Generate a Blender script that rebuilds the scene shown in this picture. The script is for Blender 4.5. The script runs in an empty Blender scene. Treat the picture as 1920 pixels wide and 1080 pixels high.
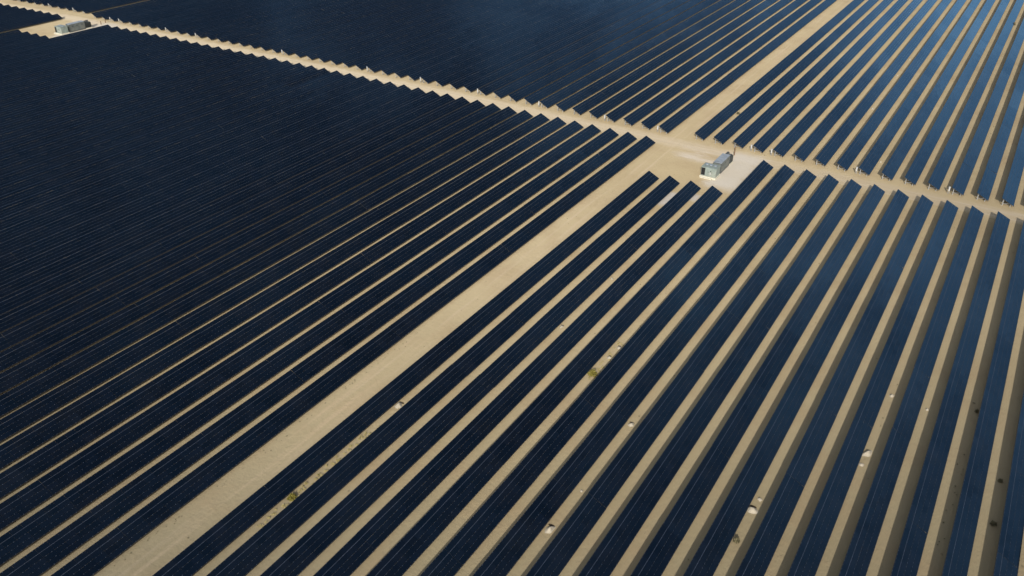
import bpy, bmesh, math, random
from mathutils import Vector, Matrix, Euler, noise

random.seed(11)
P = 4.2                       # row pitch in metres
W, DROP = 0.50833 * P, 0.25052 * P
HI = 0.37 * P                 # height of the upper panel edge above the ground
TILT = math.atan2(DROP, W)
YA, YB, YC, YD, YS = 6.64973 * P, 8.2241 * P, 8.31084 * P, 6.78394 * P, 2.64558 * P
XR = 1.888 * P                # first row right of the aisle
FAR = -47.0 * P               # first row beyond the far aisle
scene = bpy.context.scene
COL = scene.collection


def terrain(x, y):
    u, v = x / P, y / P
    def soft(a, lo, hi):
        return max(lo, min(hi, a))
    u, v = soft(u, -75, 40), soft(v, -45, 80) - 7
    return P * 1e-3 * (-0.19655 * u * u + 0.07485 * u * v + 0.11893 * v * v)


# ------------------------------------------------------------------ helpers
def link(name, mesh, mats=(), parent=None, loc=None):
    o = bpy.data.objects.new(name, mesh)
    COL.objects.link(o)
    if mesh is not None:
        for m in mats:
            if m.name not in [k.name for k in mesh.materials if k]:
                mesh.materials.append(m)
    if parent:
        o.parent = parent
    if loc is not None:
        o.location = loc
    return o


def mesh_of(bm, name, smooth=False):
    me = bpy.data.meshes.new(name)
    bm.normal_update()
    bm.to_mesh(me)
    bm.free()
    if smooth:
        for f in me.polygons:
            f.use_smooth = True
    return me


def box(bm, lo, hi, mat=0, M=None):
    vs = []
    for z in (lo[2], hi[2]):
        for x, y in ((lo[0], lo[1]), (hi[0], lo[1]), (hi[0], hi[1]), (lo[0], hi[1])):
            v = Vector((x, y, z))
            vs.append(bm.verts.new(M @ v if M else v))
    for idx in ((3, 2, 1, 0), (4, 5, 6, 7), (0, 1, 5, 4), (1, 2, 6, 5), (2, 3, 7, 6), (3, 0, 4, 7)):
        f = bm.faces.new([vs[i] for i in idx])
        f.material_index = mat
    return vs


def bar(bm, a, b, w, h, mat=0):
    a, b = Vector(a), Vector(b)
    d = b - a
    q = d.to_track_quat('Y', 'Z')
    M = Matrix.Translation(a) @ q.to_matrix().to_4x4()
    box(bm, (-w / 2, 0, -h / 2), (w / 2, d.length, h / 2), mat, M)


def cyl(bm, a, b, r0, r1, n=10, mat=0):
    a, b = Vector(a), Vector(b)
    d = b - a
    q = d.to_track_quat('Z', 'Y')
    M = Matrix.Translation((a + b) / 2) @ q.to_matrix().to_4x4()
    r = bmesh.ops.create_cone(bm, cap_ends=True, segments=n, radius1=r0, radius2=r1, depth=d.length, matrix=M)
    for v in r['verts']:
        for f in v.link_faces:
            f.material_index = mat


def tag(o, label, cat, group=None):
    o['label'] = label
    o['category'] = cat
    if group:
        o['group'] = group
    return o


def empty(name, loc):
    o = bpy.data.objects.new(name, None)
    o.location = loc
    o.empty_display_size = 0.3
    COL.objects.link(o)
    return o


def copy_tree(o, parent=None):
    c = o.copy()
    COL.objects.link(c)
    if parent:
        c.parent = parent
    for ch in list(o.children):
        copy_tree(ch, c)
    return c


ONES = ['', 'first', 'second', 'third', 'fourth', 'fifth', 'sixth', 'seventh', 'eighth', 'ninth', 'tenth', 'eleventh',
        'twelfth', 'thirteenth', 'fourteenth', 'fifteenth', 'sixteenth', 'seventeenth', 'eighteenth', 'nineteenth']
TENS = {2: 'twent', 3: 'thirt', 4: 'fort', 5: 'fift'}


def ordinal(n):
    if n < 20:
        return ONES[n]
    t, o = divmod(n, 10)
    return TENS[t] + ('ieth' if o == 0 else 'y-' + ONES[o])


# ------------------------------------------------------------------ materials
def new_mat(name):
    m = bpy.data.materials.new(name)
    m.use_nodes = True
    nt = m.node_tree
    return m, nt, nt.nodes['Principled BSDF']


class G:
    """small node-graph writer"""
    def __init__(s, nt):
        s.nt = nt

    def n(s, kind, **kw):
        nd = s.nt.nodes.new(kind)
        for k, v in kw.items():
            setattr(nd, k, v)
        return nd

    def put(s, sock, v):
        if isinstance(v, bpy.types.NodeSocket):
            s.nt.links.new(v, sock)
        elif v is not None:
            sock.default_value = v

    def math(s, op, a, b=None, c=None, clamp=False):
        nd = s.n('ShaderNodeMath', operation=op, use_clamp=clamp)
        s.put(nd.inputs[0], a)
        s.put(nd.inputs[1], b)
        s.put(nd.inputs[2], c)
        return nd.outputs[0]

    def noise(s, vec, scale, detail=3, rough=0.55, dist=0.0):
        nd = s.n('ShaderNodeTexNoise')
        s.put(nd.inputs['Vector'], vec)
        nd.inputs['Scale'].default_value = scale
        nd.inputs['Detail'].default_value = detail
        nd.inputs['Roughness'].default_value = rough
        nd.inputs['Distortion'].default_value = dist
        return nd.outputs['Fac']

    def ramp(s, fac, a, b):
        nd = s.n('ShaderNodeMapRange')
        s.put(nd.inputs[0], fac)
        nd.inputs[1].default_value, nd.inputs[2].default_value = a, b
        nd.interpolation_type = 'SMOOTHSTEP'
        return nd.outputs[0]

    def mix(s, fac, a, b, blend='MIX'):
        nd = s.n('ShaderNodeMix', data_type='RGBA', blend_type=blend)
        s.put(nd.inputs[0], fac)
        s.put(nd.inputs[6], a)
        s.put(nd.inputs[7], b)
        return nd.outputs[2]

    def scale(s, vec, sx, sy, sz):
        nd = s.n('ShaderNodeVectorMath', operation='MULTIPLY')
        s.put(nd.inputs[0], vec)
        nd.inputs[1].default_value = (sx, sy, sz)
        return nd.outputs[0]


def c4(r, g, b):
    return (r, g, b, 1.0)


def make_sand():
    m, nt, bs = new_mat('desert sand')
    g = G(nt)
    pos = g.n('ShaderNodeNewGeometry').outputs['Position']
    sep = g.n('ShaderNodeSeparateXYZ')
    g.put(sep.inputs[0], pos)
    x, y = sep.outputs[0], sep.outputs[1]
    flat = g.scale(pos, 1, 1, 0)
    big = g.noise(flat, 0.012, 4, 0.6)
    mid = g.noise(flat, 0.11, 5, 0.62)
    fine = g.noise(flat, 1.7, 6, 0.7)
    grain = g.noise(flat, 9.0, 3, 0.7)
    streak = g.noise(g.scale(pos, 1.1, 0.05, 0), 1.0, 5, 0.6)
    streak_x = g.noise(g.scale(pos, 0.05, 1.1, 0), 1.0, 5, 0.6)
    wob = g.math('MULTIPLY', g.math('SUBTRACT', g.noise(flat, 0.5, 5, 0.65), 0.5), 3.4)

    def band(v, a, b, soft):
        return g.math('MULTIPLY', g.ramp(v, a - soft, a + soft), g.math('SUBTRACT', 1.0, g.ramp(v, b - soft, b + soft)))
    xw, yw = g.math('ADD', x, wob), g.math('ADD', y, wob)
    col = g.mix(g.ramp(big, 0.3, 0.7), c4(0.535, 0.42, 0.242), c4(0.60, 0.48, 0.288))
    # shade painted into the sand colour: darker in foreground, full tone near cross track
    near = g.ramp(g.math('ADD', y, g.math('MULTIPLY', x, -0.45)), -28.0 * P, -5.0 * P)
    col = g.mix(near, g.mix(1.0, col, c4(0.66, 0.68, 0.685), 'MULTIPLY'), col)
    col = g.mix(g.math('MULTIPLY', g.ramp(mid, 0.42, 0.72), 0.45), col, c4(0.42, 0.30, 0.17))
    col = g.mix(g.math('MULTIPLY', g.ramp(fine, 0.52, 0.8), 0.30), col, c4(0.36, 0.26, 0.15))
    col = g.mix(g.math('MULTIPLY', g.ramp(grain, 0.6, 0.8), 0.22), col, c4(0.30, 0.22, 0.13))
    # driven track
    road = band(yw, YA + 1.0, YB - 1.2, 1.3)
    col = g.mix(g.math('MULTIPLY', road, 0.75), col, g.mix(g.ramp(x, -18 * P, 14 * P), c4(0.76, 0.63, 0.445), c4(0.56, 0.45, 0.30)))
    rut = g.math('MULTIPLY', road, g.ramp(streak_x, 0.5, 0.68))
    col = g.mix(g.math('MULTIPLY', rut, 0.35), col, c4(0.76, 0.66, 0.52))
    wob2 = g.math('MULTIPLY', g.math('SUBTRACT', g.noise(g.scale(pos, 0.0, 0.03, 0), 1.0, 3, 0.5), 0.5), 2.2)
    xr_ = g.math('ADD', x, wob2)
    mid_x = (W + XR) / 2
    for off in (-1.05, 0.75):
        rt = g.math('MULTIPLY', band(xr_, mid_x + off - 0.22, mid_x + off + 0.22, 0.2), g.ramp(streak, 0.36, 0.62))
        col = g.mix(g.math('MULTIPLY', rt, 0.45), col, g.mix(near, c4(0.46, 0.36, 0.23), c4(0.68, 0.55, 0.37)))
    yr_ = g.math('ADD', y, g.math('MULTIPLY', g.math('SUBTRACT', g.noise(g.scale(pos, 0.03, 0.0, 0), 1.0, 3, 0.5), 0.5), 2.6))
    mid_y = (YA + YB) / 2
    for off in (-0.95, 0.85):
        rt = g.math('MULTIPLY', band(yr_, mid_y + off - 0.25, mid_y + off + 0.25, 0.22), g.ramp(streak_x, 0.34, 0.6))
        col = g.mix(g.math('MULTIPLY', rt, 0.4), col, c4(0.50, 0.40, 0.27))
    aisle = band(xw, W + 0.7, XR - 0.7, 0.9)
    col = g.mix(g.math('MULTIPLY', g.math('MULTIPLY', aisle, g.ramp(streak, 0.48, 0.7)), 0.4), col, c4(0.61, 0.46, 0.30))
    # pale crushed stone round the two equipment pads
    east = g.ramp(x, 5 * P, 17 * P)  # sand colour darkened towards the right-hand rows
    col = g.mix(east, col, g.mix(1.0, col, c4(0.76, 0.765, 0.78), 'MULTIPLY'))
    low = g.ramp(y, -27 * P, -17 * P)  # painted shade again: nearest foreground sand darkened further
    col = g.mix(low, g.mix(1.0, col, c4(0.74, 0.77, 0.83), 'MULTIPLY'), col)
    for dx in (0.0, -47.1 * P):
        pad = g.math('MULTIPLY', band(xw, 4.2 * P + dx, 5.75 * P + dx, 1.5), band(yw, 3.35 * P, 7.9 * P, 2.2))
        pad = g.math('MULTIPLY', pad, g.math('ADD', 0.62, g.math('MULTIPLY', mid, 0.55)), clamp=True)
        col = g.mix(g.math('MULTIPLY', pad, 0.9), col, c4(0.66, 0.60, 0.51))
        halo = g.math('MULTIPLY', band(xw, 1.9 * P + dx, 4.6 * P + dx, 2.5), band(yw, 5.7 * P, 7.6 * P, 1.6))
        halo = g.math('MULTIPLY', halo, g.ramp(g.noise(g.scale(pos, 0.07, 0.22, 0), 1.0, 4, 0.6), 0.42, 0.66))
        col = g.mix(g.math('MULTIPLY', halo, 0.75), col, c4(0.70, 0.61, 0.50))
    for cx, cy, lx, ly in ((3.47, 1.05, 0.22, 0.75), (4.42, 1.75, 0.18, 0.4)):
        sp = g.math('MULTIPLY', band(x, (cx - lx) * P, (cx + lx) * P, 0.35), band(yw, (cy - ly) * P, (cy + ly) * P, 1.0))
        col = g.mix(g.math('MULTIPLY', sp, 0.75), col, c4(0.60, 0.56, 0.52))
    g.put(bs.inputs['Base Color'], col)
    bs.inputs['Roughness'].default_value = 0.95
    bs.inputs['Specular IOR Level'].default_value = 0.15
    bump = g.n('ShaderNodeBump')
    bump.inputs['Strength'].default_value = 0.55
    bump.inputs['Distance'].default_value = 0.25
    h = g.math('ADD', g.math('MULTIPLY', fine, 0.6), g.math('ADD', g.math('MULTIPLY', grain, 0.18), mid))
    g.put(bump.inputs['Height'], h)
    g.put(bs.inputs['Normal'], bump.outputs[0])
    return m


def make_glass():
    m, nt, bs = new_mat('thin film module glass')
    g = G(nt)
    geo = g.n('ShaderNodeNewGeometry')
    rnd = geo.outputs['Random Per Island']
    oi = g.n('ShaderNodeObjectInfo').outputs['Random']
    tone = g.math('FRACT', g.math('ADD', g.math('MULTIPLY', rnd, 3.7), g.math('MULTIPLY', oi, 5.3)))
    col = g.mix(tone, c4(0.0012, 0.0026, 0.0060), c4(0.0026, 0.0046, 0.0100))
    dust = g.noise(geo.outputs['Position'], 0.35, 4, 0.6)
    col = g.mix(g.math('MULTIPLY', g.ramp(dust, 0.35, 0.8), 0.008), col, c4(0.40, 0.31, 0.20))
    nt.nodes.remove(bs)
    dif = g.n('ShaderNodeBsdfDiffuse')
    g.put(dif.inputs['Color'], col)
    glo = g.n('ShaderNodeBsdfGlossy')            # anti-reflection coat gives the reflection a blue cast
    g.put(glo.inputs['Color'], g.mix(oi, c4(0.235, 0.50, 0.80), c4(0.30, 0.59, 0.91)))
    g.put(glo.inputs['Roughness'], g.math('ADD', 0.06, g.math('MULTIPLY', tone, 0.05)))
    fr = g.n('ShaderNodeFresnel')
    fr.inputs['IOR'].default_value = 1.5
    mx = g.n('ShaderNodeMixShader')
    g.put(mx.inputs[0], fr.outputs[0])
    nt.links.new(dif.outputs[0], mx.inputs[1])
    nt.links.new(glo.outputs[0], mx.inputs[2])
    nt.links.new(mx.outputs[0], nt.nodes['Material Output'].inputs['Surface'])
    return m


def make_plain(name, col, rough=0.6, metal=0.0, spec=0.4, var=0.18, scale=3.0, dirt=0.0):
    m, nt, bs = new_mat(name)
    g = G(nt)
    tc = g.n('ShaderNodeTexCoord').outputs['Object']
    nz = g.noise(tc, scale, 5, 0.6)
    lo = c4(*[c * (1 - var) for c in col])
    hi = c4(*[min(1, c * (1 + var)) for c in col])
    cc = g.mix(g.ramp(nz, 0.3, 0.7), lo, hi)
    if dirt:
        cc = g.mix(g.math('MULTIPLY', g.ramp(g.noise(tc, scale * 0.4, 4), 0.45, 0.75), dirt), cc, c4(0.33, 0.25, 0.16))
    g.put(bs.inputs['Base Color'], cc)
    g.put(bs.inputs['Roughness'], g.math('ADD', rough - 0.08, g.math('MULTIPLY', nz, 0.16)))
    bs.inputs['Metallic'].default_value = metal
    bs.inputs['Specular IOR Level'].default_value = spec
    return m


def make_leaf(name, a, b):
    m, nt, bs = new_mat(name)
    g = G(nt)
    rnd = g.n('ShaderNodeNewGeometry').outputs['Random Per Island']
    g.put(bs.inputs['Base Color'], g.mix(rnd, c4(*a), c4(*b)))
    bs.inputs['Roughness'].default_value = 0.8
    bs.inputs['Specular IOR Level'].default_value = 0.2
    return m


SAND = make_sand()
GLASS = make_glass()
EDGE = make_plain('black module edge', (0.012, 0.012, 0.014), 0.5)
CLIP = make_plain('aluminium clip', (0.060, 0.078, 0.115), 0.6, 0.0, 0.4)
RAIL = make_plain('galvanised rail', (0.036, 0.047, 0.072), 0.6, 0.0, 0.4)
STEEL = make_plain('galvanised steel', (0.36, 0.37, 0.38), 0.5, 0.4, 0.5)
WHITE = make_plain('white painted cabinet', (0.42, 0.42, 0.415), 0.5, 0, 0.4, 0.05)
GREEN = make_plain('pale grey green paint', (0.215, 0.255, 0.23), 0.55, 0, 0.4, 0.16, 1.2, 0.22)
GREY = make_plain('mid grey container paint', (0.125, 0.142, 0.135), 0.55, 0, 0.4, 0.16, 1.2, 0.15)
ROOF = make_plain('blue grey roof paint', (0.235, 0.27, 0.31), 0.5, 0, 0.4, 0.2, 1.0, 0.12)
DARK = make_plain('dark grey transformer paint', (0.040, 0.046, 0.046), 0.5, 0, 0.4, 0.15)
BLACK = make_plain('dark louvre opening', (0.010, 0.011, 0.011), 0.7)
TRIM = make_plain('dark corner trim', (0.075, 0.085, 0.085), 0.55)
CONC = make_plain('pale cream concrete', (0.60, 0.565, 0.45), 0.9, 0, 0.2, 0.08)
RUST = make_plain('rusty brown post', (0.16, 0.10, 0.055), 0.8)
MOUND = make_plain('pale dug out sand', (0.42, 0.37, 0.285), 0.95, 0, 0.1, 0.10, 5.0)
MOUND_SHADE = make_plain('painted mound shadow', (0.07, 0.05, 0.032), 0.95, 0, 0.1)  # dark colour standing in for the mounds' cast shadows
SHRUB = make_leaf('olive shrub leaves', (0.13, 0.115, 0.022), (0.33, 0.28, 0.06))
WEED = make_leaf('dry brown weed', (0.085, 0.075, 0.042), (0.19, 0.165, 0.09))
STRAW = make_leaf('straw coloured grass', (0.36, 0.30, 0.12), (0.52, 0.44, 0.20))

# ------------------------------------------------------------------ ground
def sheet(name, xs, ys, lift, mat):
    bm = bmesh.new()
    rows = [[bm.verts.new((x, y, terrain(x, y) + lift)) for x in xs] for y in ys]
    for j in range(len(ys) - 1):
        for i in range(len(xs) - 1):
            bm.faces.new((rows[j][i], rows[j][i + 1], rows[j + 1][i + 1], rows[j + 1][i]))
    o = link(name, mesh_of(bm, name, True), [mat])
    o['kind'] = 'structure'
    return o


def steps(a, b, d):
    n = max(1, round((b - a) / d))
    return [a + (b - a) * i / n for i in range(n + 1)]


GX = [-4000, -1200] + steps(-75 * P, 40 * P, 4.2) + [900, 4000]
GY = [-4000, -1000] + steps(-45 * P, 80 * P, 4.2) + [1200, 4000]
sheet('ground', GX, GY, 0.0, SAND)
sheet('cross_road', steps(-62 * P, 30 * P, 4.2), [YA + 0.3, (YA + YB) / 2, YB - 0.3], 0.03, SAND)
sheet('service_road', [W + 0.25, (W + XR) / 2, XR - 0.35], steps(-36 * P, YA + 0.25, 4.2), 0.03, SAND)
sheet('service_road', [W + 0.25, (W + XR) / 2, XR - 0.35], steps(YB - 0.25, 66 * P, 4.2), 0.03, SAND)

# ------------------------------------------------------------------ solar table meshes
NM = 12                        # modules along one table
ML, MW = 1.2, 0.595            # module pitch along the row / up the slope
TL = NM * ML                   # table length
PITCH_Y = TL + 0.002            # table spacing along the row
SLOPE = math.hypot(W, DROP)


def slope_matrix():
    # local: u along +Y, s down the slope from the upper edge, n = panel normal
    c, s = math.cos(TILT), math.sin(TILT)
    return Matrix(((c, 0, s, 0), (0, 1, 0, 0), (-s, 0, c, HI), (0, 0, 0, 1)))


def table_mesh():
    bm = bmesh.new()
    M = slope_matrix()
    y0 = -TL / 2
    rows = [0.0, 0.575, 1.195, 1.79, SLOPE]            # wider gap under the top course shows the rail
    for r in range(4):
        s0 = rows[r] + (0.040 if r == 1 else 0.010 if r else 0.0)
        s1 = rows[r + 1] - 0.006
        for k in range(NM):
            a = y0 + k * ML + 0.003
            vs = box(bm, (s0, a, -0.006), (s1, a + ML - 0.006, 0.004), 0, M)
            jit = random.uniform(-0.0022, 0.0022)
            jt2 = random.uniform(-0.0022, 0.0022)
            for i, v in enumerate(vs):
                v.co.z += jit * (1 if i % 4 in (1, 2) else -1) + jt2 * (1 if i % 4 in (2, 3) else -1)
    for f in bm.faces:
        if abs(f.calc_center_median().z) >= 0 and f.normal.length == 0:
            f.normal_update()
        if f.normal.z < 0.5:
            f.material_index = 1
    # dark lips on both long edges
    box(bm, (-0.035, y0, -0.05), (-0.004, y0 + TL, 0.002), 1, M)
    box(bm, (SLOPE + 0.004, y0, -0.16), (SLOPE + 0.05, y0 + TL, 0.0), 1, M)
    # clips where the modules meet
    for r, s in enumerate((0.012, 0.60, 1.20, 1.795, SLOPE - 0.015)):
        for k in range(NM):
            for q in (0.25, 0.75):
                yc = y0 + (k + q) * ML
                hw = 0.028
                box(bm, (s - 0.024, yc - hw, 0.004), (s + 0.024, yc + hw, 0.009), 2, M)
    # rail seen through the gap under the top course
    box(bm, (0.572, y0 + 0.01, -0.03), (0.628, y0 + TL - 0.01, -0.008), 3, M)
    me = mesh_of(bm, 'panel_table')
    for m in (GLASS, EDGE, CLIP, RAIL):
        me.materials.append(m)
    return me


def post_mesh(h):
    bm = bmesh.new()
    box(bm, (-0.06, -0.045, -0.35), (0.06, -0.03, h))
    box(bm, (-0.06, -0.03, -0.35), (-0.045, 0.045, h))
    box(bm, (0.045, -0.03, -0.35), (0.06, 0.045, h))
    me = mesh_of(bm, 'support_post')
    me.materials.append(STEEL)
    return me


S_REAR, S_FRONT = 0.45, 1.9
def on_slope(s, n=0.0):
    c, t = math.cos(TILT), math.sin(TILT)
    return (s * c + n * t, HI - s * t + n * c)


def bent_bits(bm, y, posts=True):
    xr, zr = on_slope(S_REAR, -0.17)
    xf, zf = on_slope(S_FRONT, -0.17)
    if posts:
        box(bm, (xr - 0.06, y - 0.04, -0.35), (xr + 0.06, y + 0.04, zr))
        box(bm, (xf - 0.06, y - 0.04, -0.35), (xf + 0.06, y + 0.04, zf))
    a, b = on_slope(0.1, -0.125), on_slope(SLOPE - 0.1, -0.125)
    bar(bm, (a[0], y + 0.09, a[1]), (b[0], y + 0.09, b[1]), 0.06, 0.09)
    bar(bm, (xr + 0.02, y + 0.02, 0.35), (xf - 0.1, y + 0.02, zf - 0.02), 0.05, 0.05)


def frame_mesh(skip_first):
    bm = bmesh.new()
    for i in range(4):
        y = -TL / 2 + 0.55 + i * (TL - 1.1) / 3
        bent_bits(bm, y, not (skip_first and i == 0))
    for s in (0.3, 0.9, 1.5, 2.1):
        x, z = on_slope(s, -0.055)
        box(bm, (x - 0.025, -TL / 2 + 0.03, z - 0.04), (x + 0.025, TL / 2 - 0.03, z + 0.015))
    me = mesh_of(bm, 'support_frame')
    me.materials.append(STEEL)
    return me


TABLES = [table_mesh() for _ in range(6)]
FRAME, FRAME_END = frame_mesh(False), frame_mesh(True)
POST_R = post_mesh(on_slope(S_REAR, -0.17)[1])
POST_F = post_mesh(on_slope(S_FRONT, -0.17)[1])


# outline of the ground the photograph shows, for choosing how long each row must be
def y_low(x):
    u = x / P
    return P * max(-26.5 - 0.627 * (u + 0.93), -26.5 + 0.63 * (u + 0.93)) if u > -60 else 0


def y_high(x):
    u = x / P
    return P * min(7.5 + 0.6266 * (u + 55.1), 53.0)


def make_row(x, y_end, sgn, y_stop, label, group, near_end):
    """a row starts at y_end and runs in direction sgn until y_stop is passed"""
    root = empty('solar_panel_row', (x, y_end, terrain(x, y_end)))
    tag(root, label, 'solar row', group)
    n = max(2, math.ceil(abs(y_stop - y_end) / PITCH_Y))
    lean = random.gauss(0, 0.0022)
    for i in range(n):
        yc = y_end + sgn * (TL / 2 + i * PITCH_Y)
        ang = math.atan2(terrain(x, yc + 2) - terrain(x, yc - 2), 4)
        rot = (ang + random.gauss(0, 0.0008), lean + random.gauss(0, 0.0065), random.gauss(0, 0.0002))
        loc = (random.gauss(0, 0.004), yc - y_end, terrain(x, yc) - terrain(x, y_end) + random.gauss(0, 0.005))
        t = link('panel_table', TABLES[random.randrange(len(TABLES))], (), root, loc)
        t.rotation_euler = rot
        f = link('support_frame', FRAME_END if (near_end and i == 0) else FRAME, (), root, loc)
        f.rotation_euler = rot
    if near_end:
        y = 0.55
        z = terrain(x, y_end + y) - terrain(x, y_end)
        link('support_post', POST_R, (), root, (on_slope(S_REAR, -0.17)[0], y, z))
        link('support_post', POST_F, (), root, (on_slope(S_FRONT, -0.17)[0], y, z))
    return root


MARG = 7.0 * P
GA, GB = 'solar panel rows before the cross track', 'solar panel rows beyond the cross track'
for k in range(46):
    x = -k * P
    side = 'solar panel row, %s left of the sandy aisle, ' % ordinal(k + 1)
    if k < 42:
        lab, ye = side + 'before the cross track', YA
    else:
        lab, ye = 'short solar row, %s left of the sandy aisle, stopping at the far pad' % ordinal(k + 1), 2.5 * P
    make_row(x, ye, -1, y_low(x) - MARG, lab, GA, False)
    make_row(x, YB, 1, y_high(x) + MARG + P, side + 'beyond the cross track', GB, True)
for k in range(11):
    x = FAR - k * P
    side = 'solar panel row, %s left of the far corner aisle, ' % ordinal(k + 1)
    make_row(x, 6.85 * P, -1, min(y_low(x), 3 * P) - MARG, side + 'before the cross track', GA, False)
    if k < 10:
        make_row(x, 8.75 * P, 1, max(y_high(x), 9 * P) + MARG, side + 'beyond the cross track', GB, True)
for k in range(20):
    x = XR + k * P
    side = 'solar panel row, %s right of the sandy aisle, ' % ordinal(k + 1)
    if k < 4:
        make_row(x, YS, -1, y_low(x) - MARG, 'short row, %s right of the sandy aisle, ending below the gravel pad' % ordinal(k + 1), GA, False)
    else:
        make_row(x, YD, -1, y_low(x) - MARG, side + 'before the cross track', GA, False)
for k in range(18):
    x = XR + k * P
    side = 'solar panel row, %s right of the sandy aisle, ' % ordinal(k + 1)
    make_row(x, YC, 1, y_high(x) + MARG, side + 'beyond the cross track', GB, True)

# ------------------------------------------------------------------ combiner boxes at the row ends
def combiner(x, y, label):
    root = empty('combiner_box', (x, y, terrain(x, y)))
    tag(root, label, 'combiner box', 'white combiner boxes at the row ends')
    bm = bmesh.new()
    vs = box(bm, (-0.13, -0.12, 0.55), (0.13, 0.12, 1.36))
    bmesh.ops.bevel(bm, geom=bm.edges[:], offset=0.015, segments=1, affect='EDGES')
    link('cabinet', mesh_of(bm, 'cabinet'), [WHITE], root)
    bm = bmesh.new()
    box(bm, (-0.11, -0.14, 0.60), (0.11, -0.122, 1.32))
    link('door', mesh_of(bm, 'door'), [WHITE], root)
    bm = bmesh.new()
    box(bm, (-0.16, -0.17, 1.362), (0.16, 0.14, 1.39))
    link('rain_hood', mesh_of(bm, 'rain_hood'), [WHITE], root)
    for s in (-0.1, 0.1):
        bm = bmesh.new()
        box(bm, (s - 0.03, -0.03, -0.3), (s + 0.03, 0.03, 0.55))
        link('leg', mesh_of(bm, 'leg'), [STEEL], root)
    return root


for k in (0, 3, 7, 11, 15, 19, 26, 34, 37, 42, 43):
    combiner(-k * P - 0.42, YB + 0.55, 'white combiner box at the end of the %s row left of the sandy aisle' % ordinal(k + 1))
for k in (1, 4, 8):
    combiner(FAR - k * P - 0.42, 8.75 * P + 0.55, 'white combiner box at the end of the %s row left of the far corner aisle' % ordinal(k + 1))
for k in (3, 4, 8, 12):
    combiner(XR + k * P - 0.42, YC + 0.55, 'white combiner box at the end of the %s row right of the sandy aisle' % ordinal(k + 1))


# ------------------------------------------------------------------ equipment stations
def bev(bm, off):
    bmesh.ops.bevel(bm, geom=bm.edges[:], offset=off, segments=1, affect='EDGES')


def ribbed_box(lo, hi, pitch, depth):
    """a container body: corrugated long sides"""
    bm = bmesh.new()
    ys = []
    y = lo[1]
    prof = []
    n = max(2, int((hi[1] - lo[1]) / pitch))
    st = (hi[1] - lo[1]) / n
    for i in range(n):
        a = lo[1] + i * st
        prof += [(a, 0), (a + st * 0.4, 0), (a + st * 0.5, depth), (a + st * 0.9, depth)]
    prof.append((hi[1], 0))
    right = [(hi[0] - d, y) for y, d in prof]
    left = [(lo[0] + d, y) for y, d in reversed(prof)]
    ring = right + left
    b = [bm.verts.new((x, y, lo[2])) for x, y in ring]
    t = [bm.verts.new((x, y, hi[2])) for x, y in ring]
    m = len(ring)
    for i in range(m):
        j = (i + 1) % m
        bm.faces.new((b[i], b[j], t[j], t[i]))
    bm.faces.new(list(reversed(b)))
    bm.faces.new(t)
    return bm


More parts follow.
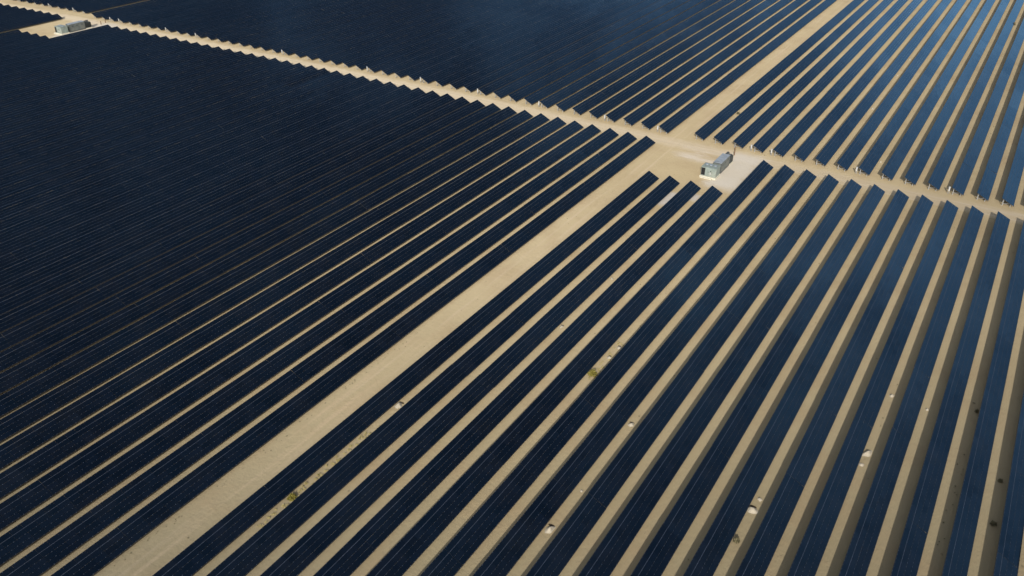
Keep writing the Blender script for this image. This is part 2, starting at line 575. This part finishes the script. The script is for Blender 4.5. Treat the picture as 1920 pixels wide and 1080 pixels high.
def station(dx, dy, where):
    X = 16.0 + dx
    def at(x, y):
        return (x, y, terrain(x, y))
    made = []
    # concrete plinth
    o = empty('concrete_plinth', at(X + 1.45, 18.7 + dy))
    bm = bmesh.new(); box(bm, (-1.62, -1.45, -0.4), (1.62, 1.3, 0.26)); bev(bm, 0.03)
    link('slab', mesh_of(bm, 'slab'), [CONC], o)
    bm = bmesh.new(); box(bm, (-1.45, -1.85, -0.3), (0.9, -1.46, 0.12)); bev(bm, 0.02)
    link('step', mesh_of(bm, 'step'), [CONC], o)
    tag(o, 'pale cream concrete plinth under the light cabinet ' + where, 'plinth', 'station plinths')
    # light inverter cabinet
    o = empty('inverter_cabinet', at(X + 1.45, 18.7 + dy)); o.location.z += 0.26
    bm = bmesh.new(); box(bm, (-1.5, -1.1, 0.0), (1.45, 1.1, 1.72)); bev(bm, 0.03)
    link('body', mesh_of(bm, 'body'), [GREEN], o)
    bm = bmesh.new(); box(bm, (-1.55, -1.15, 1.72), (1.5, 1.15, 1.80)); bev(bm, 0.02)
    link('roof', mesh_of(bm, 'roof'), [GREEN], o)
    bm = bmesh.new()
    box(bm, (-1.44, -1.12, 0.12), (-0.72, -1.098, 1.58))
    for i in range(9):
        z = 0.2 + i * 0.15
        box(bm, (-1.40, -1.16, z), (-0.76, -1.121, z + 0.05))
    link('louvre', mesh_of(bm, 'louvre'), [BLACK], o)
    for a in (-0.62, 0.08):
        bm = bmesh.new(); box(bm, (a, -1.125, 0.14), (a + 0.64, -1.101, 1.58)); bev(bm, 0.006)
        d = link('door', mesh_of(bm, 'door'), [GREEN], o)
        bm = bmesh.new(); box(bm, (a + 0.54, -1.17, 0.75), (a + 0.58, -1.126, 0.98))
        link('handle', mesh_of(bm, 'handle'), [BLACK], d)
    bm = bmesh.new(); box(bm, (0.24, -1.14, 0.52), (0.52, -1.127, 0.76))
    link('notice_plate', mesh_of(bm, 'notice_plate'), [WHITE], o)
    bm = bmesh.new(); box(bm, (0.28, -1.15, 1.05), (0.48, -1.127, 1.22))
    link('meter_window', mesh_of(bm, 'meter_window'), [BLACK], o)
    bm = bmesh.new()
    for i in range(3):
        cyl(bm, (-0.9 + i * 0.85, 0.2, 1.80), (-0.9 + i * 0.85, 0.2, 1.92), 0.26, 0.26, 18)
        cyl(bm, (-0.9 + i * 0.85, 0.2, 1.92), (-0.9 + i * 0.85, 0.2, 1.98), 0.33, 0.20, 18)
    link('roof_vent', mesh_of(bm, 'roof_vent'), [ROOF], o)
    tag(o, 'pale grey green inverter cabinet with dark louvre ' + where, 'inverter', 'inverter cabinets')
    # long container
    o = empty('equipment_container', at(X + 2.08, 22.95 + dy))
    link('body', mesh_of(ribbed_box((-0.74, -2.5, 0.18), (0.74, 2.5, 2.22), 0.30, 0.035), 'body'), [GREY], o)
    bm = bmesh.new()
    box(bm, (-0.80, -2.55, 2.222), (0.80, 2.55, 2.30))
    for i in range(8):
        y = -2.45 + i * 0.7
        box(bm, (-0.78, y - 0.03, 2.302), (0.78, y + 0.03, 2.335))
    link('roof', mesh_of(bm, 'roof'), [ROOF], o)
    bm = bmesh.new()
    for sx in (-1, 1):
        for sy in (-1, 1):
            box(bm, (sx * 0.76 - 0.06, sy * 2.51 - 0.06, 0.1), (sx * 0.76 + 0.06, sy * 2.51 + 0.06, 2.218))
        box(bm, (sx * 0.76 - 0.05, -2.445, 0.08), (sx * 0.76 + 0.05, 2.445, 0.19))
    for sy in (-1, 1):
        box(bm, (-0.695, sy * 2.51 - 0.05, 2.08), (0.695, sy * 2.51 + 0.05, 2.219))
    link('corner_trim', mesh_of(bm, 'corner_trim'), [TRIM], o)
    for y in (-1.55, 0.0, 1.55):
        bm = bmesh.new(); box(bm, (0.742, y - 0.42, 0.3), (0.775, y + 0.42, 2.02)); bev(bm, 0.006)
        d = link('door', mesh_of(bm, 'door'), [GREY], o)
        bm = bmesh.new(); box(bm, (0.777, y - 0.3, 1.45), (0.80, y + 0.3, 1.85))
        link('louvre', mesh_of(bm, 'louvre'), [TRIM], d)
    bm = bmesh.new()
    for sx in (-0.5, 0.5):
        for sy in (-2.15, 0, 2.15):
            box(bm, (sx - 0.15, sy - 0.2, -0.3), (sx + 0.15, sy + 0.2, 0.179))
    link('footing', mesh_of(bm, 'footing'), [CONC], o)
    tag(o, 'long grey ribbed container with blue grey roof ' + where, 'container', 'equipment containers')
    # transformer
    o = empty('transformer', at(X + 2.1, 26.65 + dy))
    bm = bmesh.new(); box(bm, (-0.62, -0.85, 0.2), (0.62, 0.85, 1.75)); bev(bm, 0.04)
    link('tank', mesh_of(bm, 'tank'), [DARK], o)
    bm = bmesh.new(); box(bm, (-0.85, -1.05, -0.3), (0.85, 1.05, 0.2))
    link('base', mesh_of(bm, 'base'), [CONC], o)
    for sx in (-1, 1):
        bm = bmesh.new()
        for i in range(12):
            y = -0.78 + i * 0.142
            box(bm, (sx * 0.73 - 0.11, y - 0.02, 0.35), (sx * 0.73 + 0.11, y + 0.02, 1.6))
        link('radiator', mesh_of(bm, 'radiator'), [DARK], o)
    for i in range(3):
        bm = bmesh.new()
        y = -0.5 + i * 0.5
        cyl(bm, (0, y, 1.75), (0, y, 2.15), 0.07, 0.05)
        for j in range(4):
            cyl(bm, (0, y, 1.80 + j * 0.085), (0, y, 1.84 + j * 0.085), 0.12, 0.09)
        link('bushing', mesh_of(bm, 'bushing'), [TRIM], o)
    bm = bmesh.new(); cyl(bm, (-0.3, -0.7, 2.02), (-0.3, 0.7, 2.02), 0.17, 0.17, 14)
    box(bm, (-0.34, -0.4, 1.75), (-0.26, -0.34, 1.9)); box(bm, (-0.34, 0.34, 1.75), (-0.26, 0.4, 1.9))
    link('oil_conservator', mesh_of(bm, 'oil_conservator', False), [DARK], o)
    tag(o, 'dark finned transformer behind the grey container ' + where, 'transformer', 'station transformers')
    # bollards
    for i, (bx, by, what) in enumerate(((17.95, 31.4, 'nearer'), (17.4, 33.4, 'farther'))):
        o = empty('bollard', at(bx + dx, by + dy))
        bm = bmesh.new(); cyl(bm, (0, 0, -0.3), (0, 0, 0.95), 0.12, 0.12, 12)
        link('post', mesh_of(bm, 'post'), [RUST], o)
        bm = bmesh.new(); cyl(bm, (0, 0, 0.95), (0, 0, 1.03), 0.14, 0.08, 12)
        link('cap', mesh_of(bm, 'cap'), [RUST], o)
        tag(o, '%s brown bollard behind the transformer %s' % (what, where), 'bollard', 'brown bollards by the transformers')


station(0, 0, 'on the pad by the track crossing')
station(-47.1 * P, -0.5, 'on the far pad in the top corner')

# ------------------------------------------------------------------ mounds, shrubs, weeds
def mound(u, v, r, h, label, dark=True):
    x, y = u * P, v * P
    root = empty('sand_mound', (x, y, terrain(x, y)))
    tag(root, label, 'sand mound', 'dug out sand mounds between the rows')
    bm = bmesh.new()
    n, rings = 20, 7
    sd = random.uniform(0, 50)
    el = random.uniform(0.7, 1.3)
    th = random.uniform(0, math.pi)
    grid = []
    for i in range(rings + 1):
        t = i / rings
        ring = []
        for k in range(n):
            a = k / n * math.tau
            q = noise.noise(Vector((math.cos(a) * 1.2 + sd, math.sin(a) * 1.2, sd)))
            rr = r * t * (1 + 0.45 * q)
            px, py = math.cos(a) * rr * el, math.sin(a) * rr / el
            px, py = px * math.cos(th) - py * math.sin(th), px * math.sin(th) + py * math.cos(th)
            z = h * (0.5 + 0.5 * math.cos(math.pi * min(1, t))) * (1 + 0.5 * noise.noise(Vector((px * 2.2, py * 2.2, sd)))) - 0.02 * t
            ring.append(bm.verts.new((px, py, z)))
        grid.append(ring)
    for i in range(rings):
        for k in range(n):
            j = (k + 1) % n
            f = (grid[i][k], grid[i + 1][k], grid[i + 1][j], grid[i][j])
            if i == 0:
                if k == 0:
                    pass
            bm.faces.new(f)
    bmesh.ops.remove_doubles(bm, verts=bm.verts[:], dist=0.0005)
    link('heap', mesh_of(bm, 'heap', True), [MOUND], root)
    if dark:  # flat dark patch painted where the heap's shadow falls
        bm = bmesh.new()
        n = 14
        vs = []
        for k in range(n):
            a = k / n * math.tau
            q = 1 + 0.4 * noise.noise(Vector((math.cos(a) + sd, math.sin(a), 3.1)))
            vs.append(bm.verts.new((-0.15 * r + math.cos(a) * r * 0.62 * q, r * 0.95 + math.sin(a) * r * 0.26 * q, 0.02)))
        bm.faces.new(vs)
        link('painted_shadow', mesh_of(bm, 'painted_shadow'), [MOUND_SHADE], root)
    return root


MO = [(2.46, -16.62, 0.75, 0.42, 'large pale sand mound between the first and second rows right of the sandy aisle', 1),
      (4.44, -10.38, 0.5, 0.3, 'small sand mound halfway along the gap between third and fourth rows right of the aisle', 1),
      (4.46, -6.56, 0.4, 0.25, 'tiny sand mound farther along the gap between third and fourth rows right of the aisle', 0),
      (6.58, -10.46, 0.5, 0.3, 'sand mound just beyond the yellow green shrub, farther of two', 1),
      (6.56, -11.13, 0.5, 0.28, 'sand mound just beyond the yellow green shrub, nearer of two', 1),
      (8.50, -18.5, 0.75, 0.45, 'pale mound with painted dark shadow, nearest in the gap right of the seventh row', 1),
      (8.52, -13.78, 0.55, 0.3, 'sand mound halfway along the gap right of the seventh row', 1),
      (8.55, -16.9, 0.3, 0.12, 'faint low sand heap between two mounds in the gap right of the seventh row', 0),
      (12.50, -15.2, 0.75, 0.45, 'broad white mound with painted shadow in the gap right of the eleventh row', 1),
      (12.54, -14.72, 0.4, 0.25, 'little mound just beyond the broad white mound, right of the eleventh row', 0),
      (14.50, -11.4, 0.8, 0.4, 'brightest white mound, in the gap right of the thirteenth row', 0),
      (14.46, -11.95, 0.45, 0.2, 'small mound just before the brightest white mound, right of the thirteenth row', 0),
      (14.56, -8.31, 0.5, 0.3, 'mound farther along the gap right of the thirteenth row', 0),
      (15.58, -8.44, 0.35, 0.2, 'small mound in the gap right of the fourteenth row', 0),
      (8.50, 18.27, 0.55, 0.3, 'nearest sand mound beyond the cross track, right of the seventh row', 0),
      (8.48, 25.4, 0.6, 0.35, 'middle sand mound beyond the cross track, right of the seventh row', 1),
      (8.50, 29.45, 0.55, 0.3, 'farthest sand mound beyond the cross track, right of the seventh row', 0),
      (10.48, 10.54, 0.4, 0.3, 'small mound beyond the cross track, right of the ninth row', 0)]
for u, v, r, h, lab, dk in MO:
    mound(u, v, r * 0.82, h * 0.8, lab, bool(dk))


def leaf_cluster(bm, r, h, n, size):
    for _ in range(n):
        while True:
            p = Vector((random.uniform(-1, 1), random.uniform(-1, 1), random.uniform(0, 1)))
            if 0.25 < p.length < 1.0 + 0.25 * noise.noise(p * 2.3 + Vector((r, h, 0))):
                break
        c = Vector((p.x * r, p.y * r, p.z * h + 0.05))
        s = size * random.uniform(0.6, 1.4)
        q = Euler((random.uniform(-1, 1), random.uniform(-1, 1), random.uniform(0, 6.3))).to_matrix()
        vs = [bm.verts.new(c + q @ Vector(k)) for k in ((-s, 0, 0), (0, -s * 0.45, 0), (s, 0, 0.02), (0, s * 0.45, 0))]
        bm.faces.new(vs)


def shrub(u, v, r, h, mat, label, n=420, size=0.09):
    x, y = u * P, v * P
    root = empty('shrub', (x, y, terrain(x, y)))
    tag(root, label, 'shrub', 'shrubs between the panel rows')
    bm = bmesh.new()
    leaf_cluster(bm, r, h, n, size)
    link('foliage', mesh_of(bm, 'foliage'), [mat], root)
    bm = bmesh.new()
    for _ in range(7):
        a = random.uniform(0, 6.3)
        cyl(bm, (0, 0, -0.05), (math.cos(a) * r * 0.6, math.sin(a) * r * 0.6, h * 0.6), 0.03, 0.01, 5)
    link('stem', mesh_of(bm, 'stem'), [WEED], root)


shrub(6.52, -12.24, 0.62, 0.7, SHRUB, 'yellow green shrub between the fifth and sixth rows right of the sandy aisle')
shrub(2.50, -21.05, 0.48, 0.45, SHRUB, 'dark olive shrub amid straw grass between first and second rows right of the aisle', 330)
shrub(12.50, -16.42, 0.32, 0.5, WEED, 'small dark bush in the gap right of the eleventh row, near the broad mound', 180)
shrub(16.84, -7.78, 0.25, 0.4, WEED, 'small dark bush in the shaded gap right of the fifteenth row', 120)
shrub(17.74, -10.64, 0.26, 0.36, WEED, 'dark bush in the shaded gap right of the sixteenth row, farther of two', 200)
shrub(17.76, -12.44, 0.32, 0.42, WEED, 'dark bush in the shaded gap right of the sixteenth row, nearer of two', 260)
shrub(13.41, 43.05, 0.5, 0.9, WEED, 'dark bush far beyond the cross track near the top edge', 260)
shrub(2.51, 13.29, 0.42, 0.5, WEED, 'brown bush beyond the cross track right of the first row', 200)


def scatter(name, mat, spots, hmul=1.0, size=0.05):
    bm = bmesh.new()
    for x, y, r, h, n in spots:
        b2 = bmesh.new()
        leaf_cluster(b2, r, h * hmul, n, size)
        z = terrain(x, y)
        for v in b2.verts:
            v.co += Vector((x, y, z))
        me = bpy.data.meshes.new('scatter_piece')
        b2.to_mesh(me)
        b2.free()
        bm.from_mesh(me)
        bpy.data.meshes.remove(me)
    o = link(name, mesh_of(bm, name), [mat])
    o['kind'] = 'stuff'
    return o


sp = []
for _ in range(55):                                    # along the left edge of the aisle
    y = random.uniform(-26, -13) * P
    sp.append((W + 0.25 + abs(random.gauss(0, 0.35)), y, random.uniform(0.03, 0.10), random.uniform(0.02, 0.06), 6))
for _ in range(18):
    sp.append((random.uniform(W + 0.6, XR - 0.6), random.uniform(-27, 5) * P, random.uniform(0.03, 0.09), 0.06, 7))
for _ in range(150):                                    # odd dry tufts in the gaps
    k = random.randrange(0, 18)
    sp.append((XR + k * P - random.uniform(0.35, 1.7), random.uniform(-24, 50) * P, random.uniform(0.04, 0.14), 0.1, 10))
for _ in range(16):
    sp.append((XR + 15 * P - random.uniform(0.2, 0.9), random.gauss(-10.5, 2.2) * P, random.uniform(0.05, 0.16), 0.14, 14))
tag(scatter('dry_weeds', WEED, sp), 'sparse dry brown weeds scattered over the sand between the rows', 'weeds')
sp = []
for _ in range(110):
    sp.append(((2.40 + random.uniform(0.02, 0.34)) * P, random.uniform(-22.2, -17.6) * P, random.uniform(0.10, 0.28), 0.12, 26))
for _ in range(40):
    sp.append(((6.40 + random.uniform(0.02, 0.34)) * P, random.uniform(-12.6, -10.2) * P, random.uniform(0.08, 0.2), 0.1, 16))
tag(scatter('straw_grass', STRAW, sp, 1.0, 0.06), 'straw coloured grass growing between the first rows right of the aisle', 'grass')

# ------------------------------------------------------------------ light, sky, camera
SUN_TO = Vector((-0.252, 0.68, -0.37)).normalized()      # direction the light travels
elev = math.asin(-SUN_TO.z)
azim = math.atan2(-SUN_TO.x, -SUN_TO.y)                  # clockwise from +Y
sun = bpy.data.lights.new('sun', 'SUN')
sun.energy = 4.5
sun.angle = math.radians(1.2)
sun.color = (1.0, 0.945, 0.86)
so = bpy.data.objects.new('sun', sun)
so.rotation_euler = SUN_TO.to_track_quat('-Z', 'Y').to_euler()
COL.objects.link(so)

w = bpy.data.worlds.new('World')
scene.world = w
w.use_nodes = True
nt = w.node_tree
g = G(nt)
bg = nt.nodes['Background']
sky = g.n('ShaderNodeTexSky', sky_type='NISHITA')
sky.sun_disc = False
sky.sun_elevation = elev
sky.sun_rotation = azim
sky.altitude = 300
sky.air_density = 1.0
sky.dust_density = 1.3
sky.ozone_density = 1.6
tc = g.n('ShaderNodeTexCoord').outputs['Generated']
cl = g.noise(g.scale(tc, 1.0, 1.0, 2.0), 3.0, 4, 0.55, 0.4)
cl2 = g.noise(g.scale(tc, 1.0, 1.0, 1.6), 8.5, 4, 0.6, 0.6)
lit = g.mix(g.ramp(cl, 0.34, 0.68), c4(0.72, 0.76, 0.82), c4(1.34, 1.30, 1.25))
lit = g.mix(1.0, lit, g.mix(g.ramp(cl2, 0.44, 0.58), c4(0.76, 0.79, 0.84), c4(1.24, 1.20, 1.15)), 'MULTIPLY')
def bank(lit, d, inner, outer, tint):                     # a soft bank of thin cloud in one part of the sky
    dp = g.n('ShaderNodeVectorMath', operation='DOT_PRODUCT')
    g.put(dp.inputs[0], tc)
    dp.inputs[1].default_value = Vector(d).normalized()
    f = g.ramp(dp.outputs['Value'], math.cos(math.radians(outer)), math.cos(math.radians(inner)))
    f = g.math('MULTIPLY', f, g.ramp(cl2, 0.30, 0.58))
    return g.mix(1.0, lit, g.mix(f, c4(1, 1, 1), c4(*tint)), 'MULTIPLY')
lit = bank(lit, (-0.06, 0.88, 0.47), 2, 11, (1.75, 1.60, 1.48))
lit = bank(lit, (0.31, 0.82, 0.48), 1, 8, (1.75, 1.55, 1.35))
lit = bank(lit, (0.26, 0.90, 0.35), 2, 9, (1.30, 1.28, 1.26))
lit = bank(lit, (-0.21, 0.73, 0.65), 1, 8, (1.40, 1.40, 1.40))
hsv = g.n('ShaderNodeHueSaturation')                     # thin high haze takes some blue out of the sky
hsv.inputs['Saturation'].default_value = 0.42
g.put(hsv.inputs['Color'], g.mix(1.0, sky.outputs[0], lit, 'MULTIPLY'))
g.put(bg.inputs['Color'], hsv.outputs[0])
bg.inputs['Strength'].default_value = 0.15

cam = bpy.data.cameras.new('camera')
cam.sensor_width = 36
cam.lens = 36 * 1645.236 / 1920
cam.clip_end = 8000
cam.clip_start = 0.5
co = bpy.data.objects.new('camera', cam)
co.location = (15.48932 * P, -32.23893 * P, 15.63939 * P + HI)
co.rotation_euler = (1.03482, -0.01372, 0.54428)
COL.objects.link(co)
scene.camera = co
scene.view_settings.view_transform = 'Standard'
scene.view_settings.look = 'None'
scene.view_settings.exposure = 0
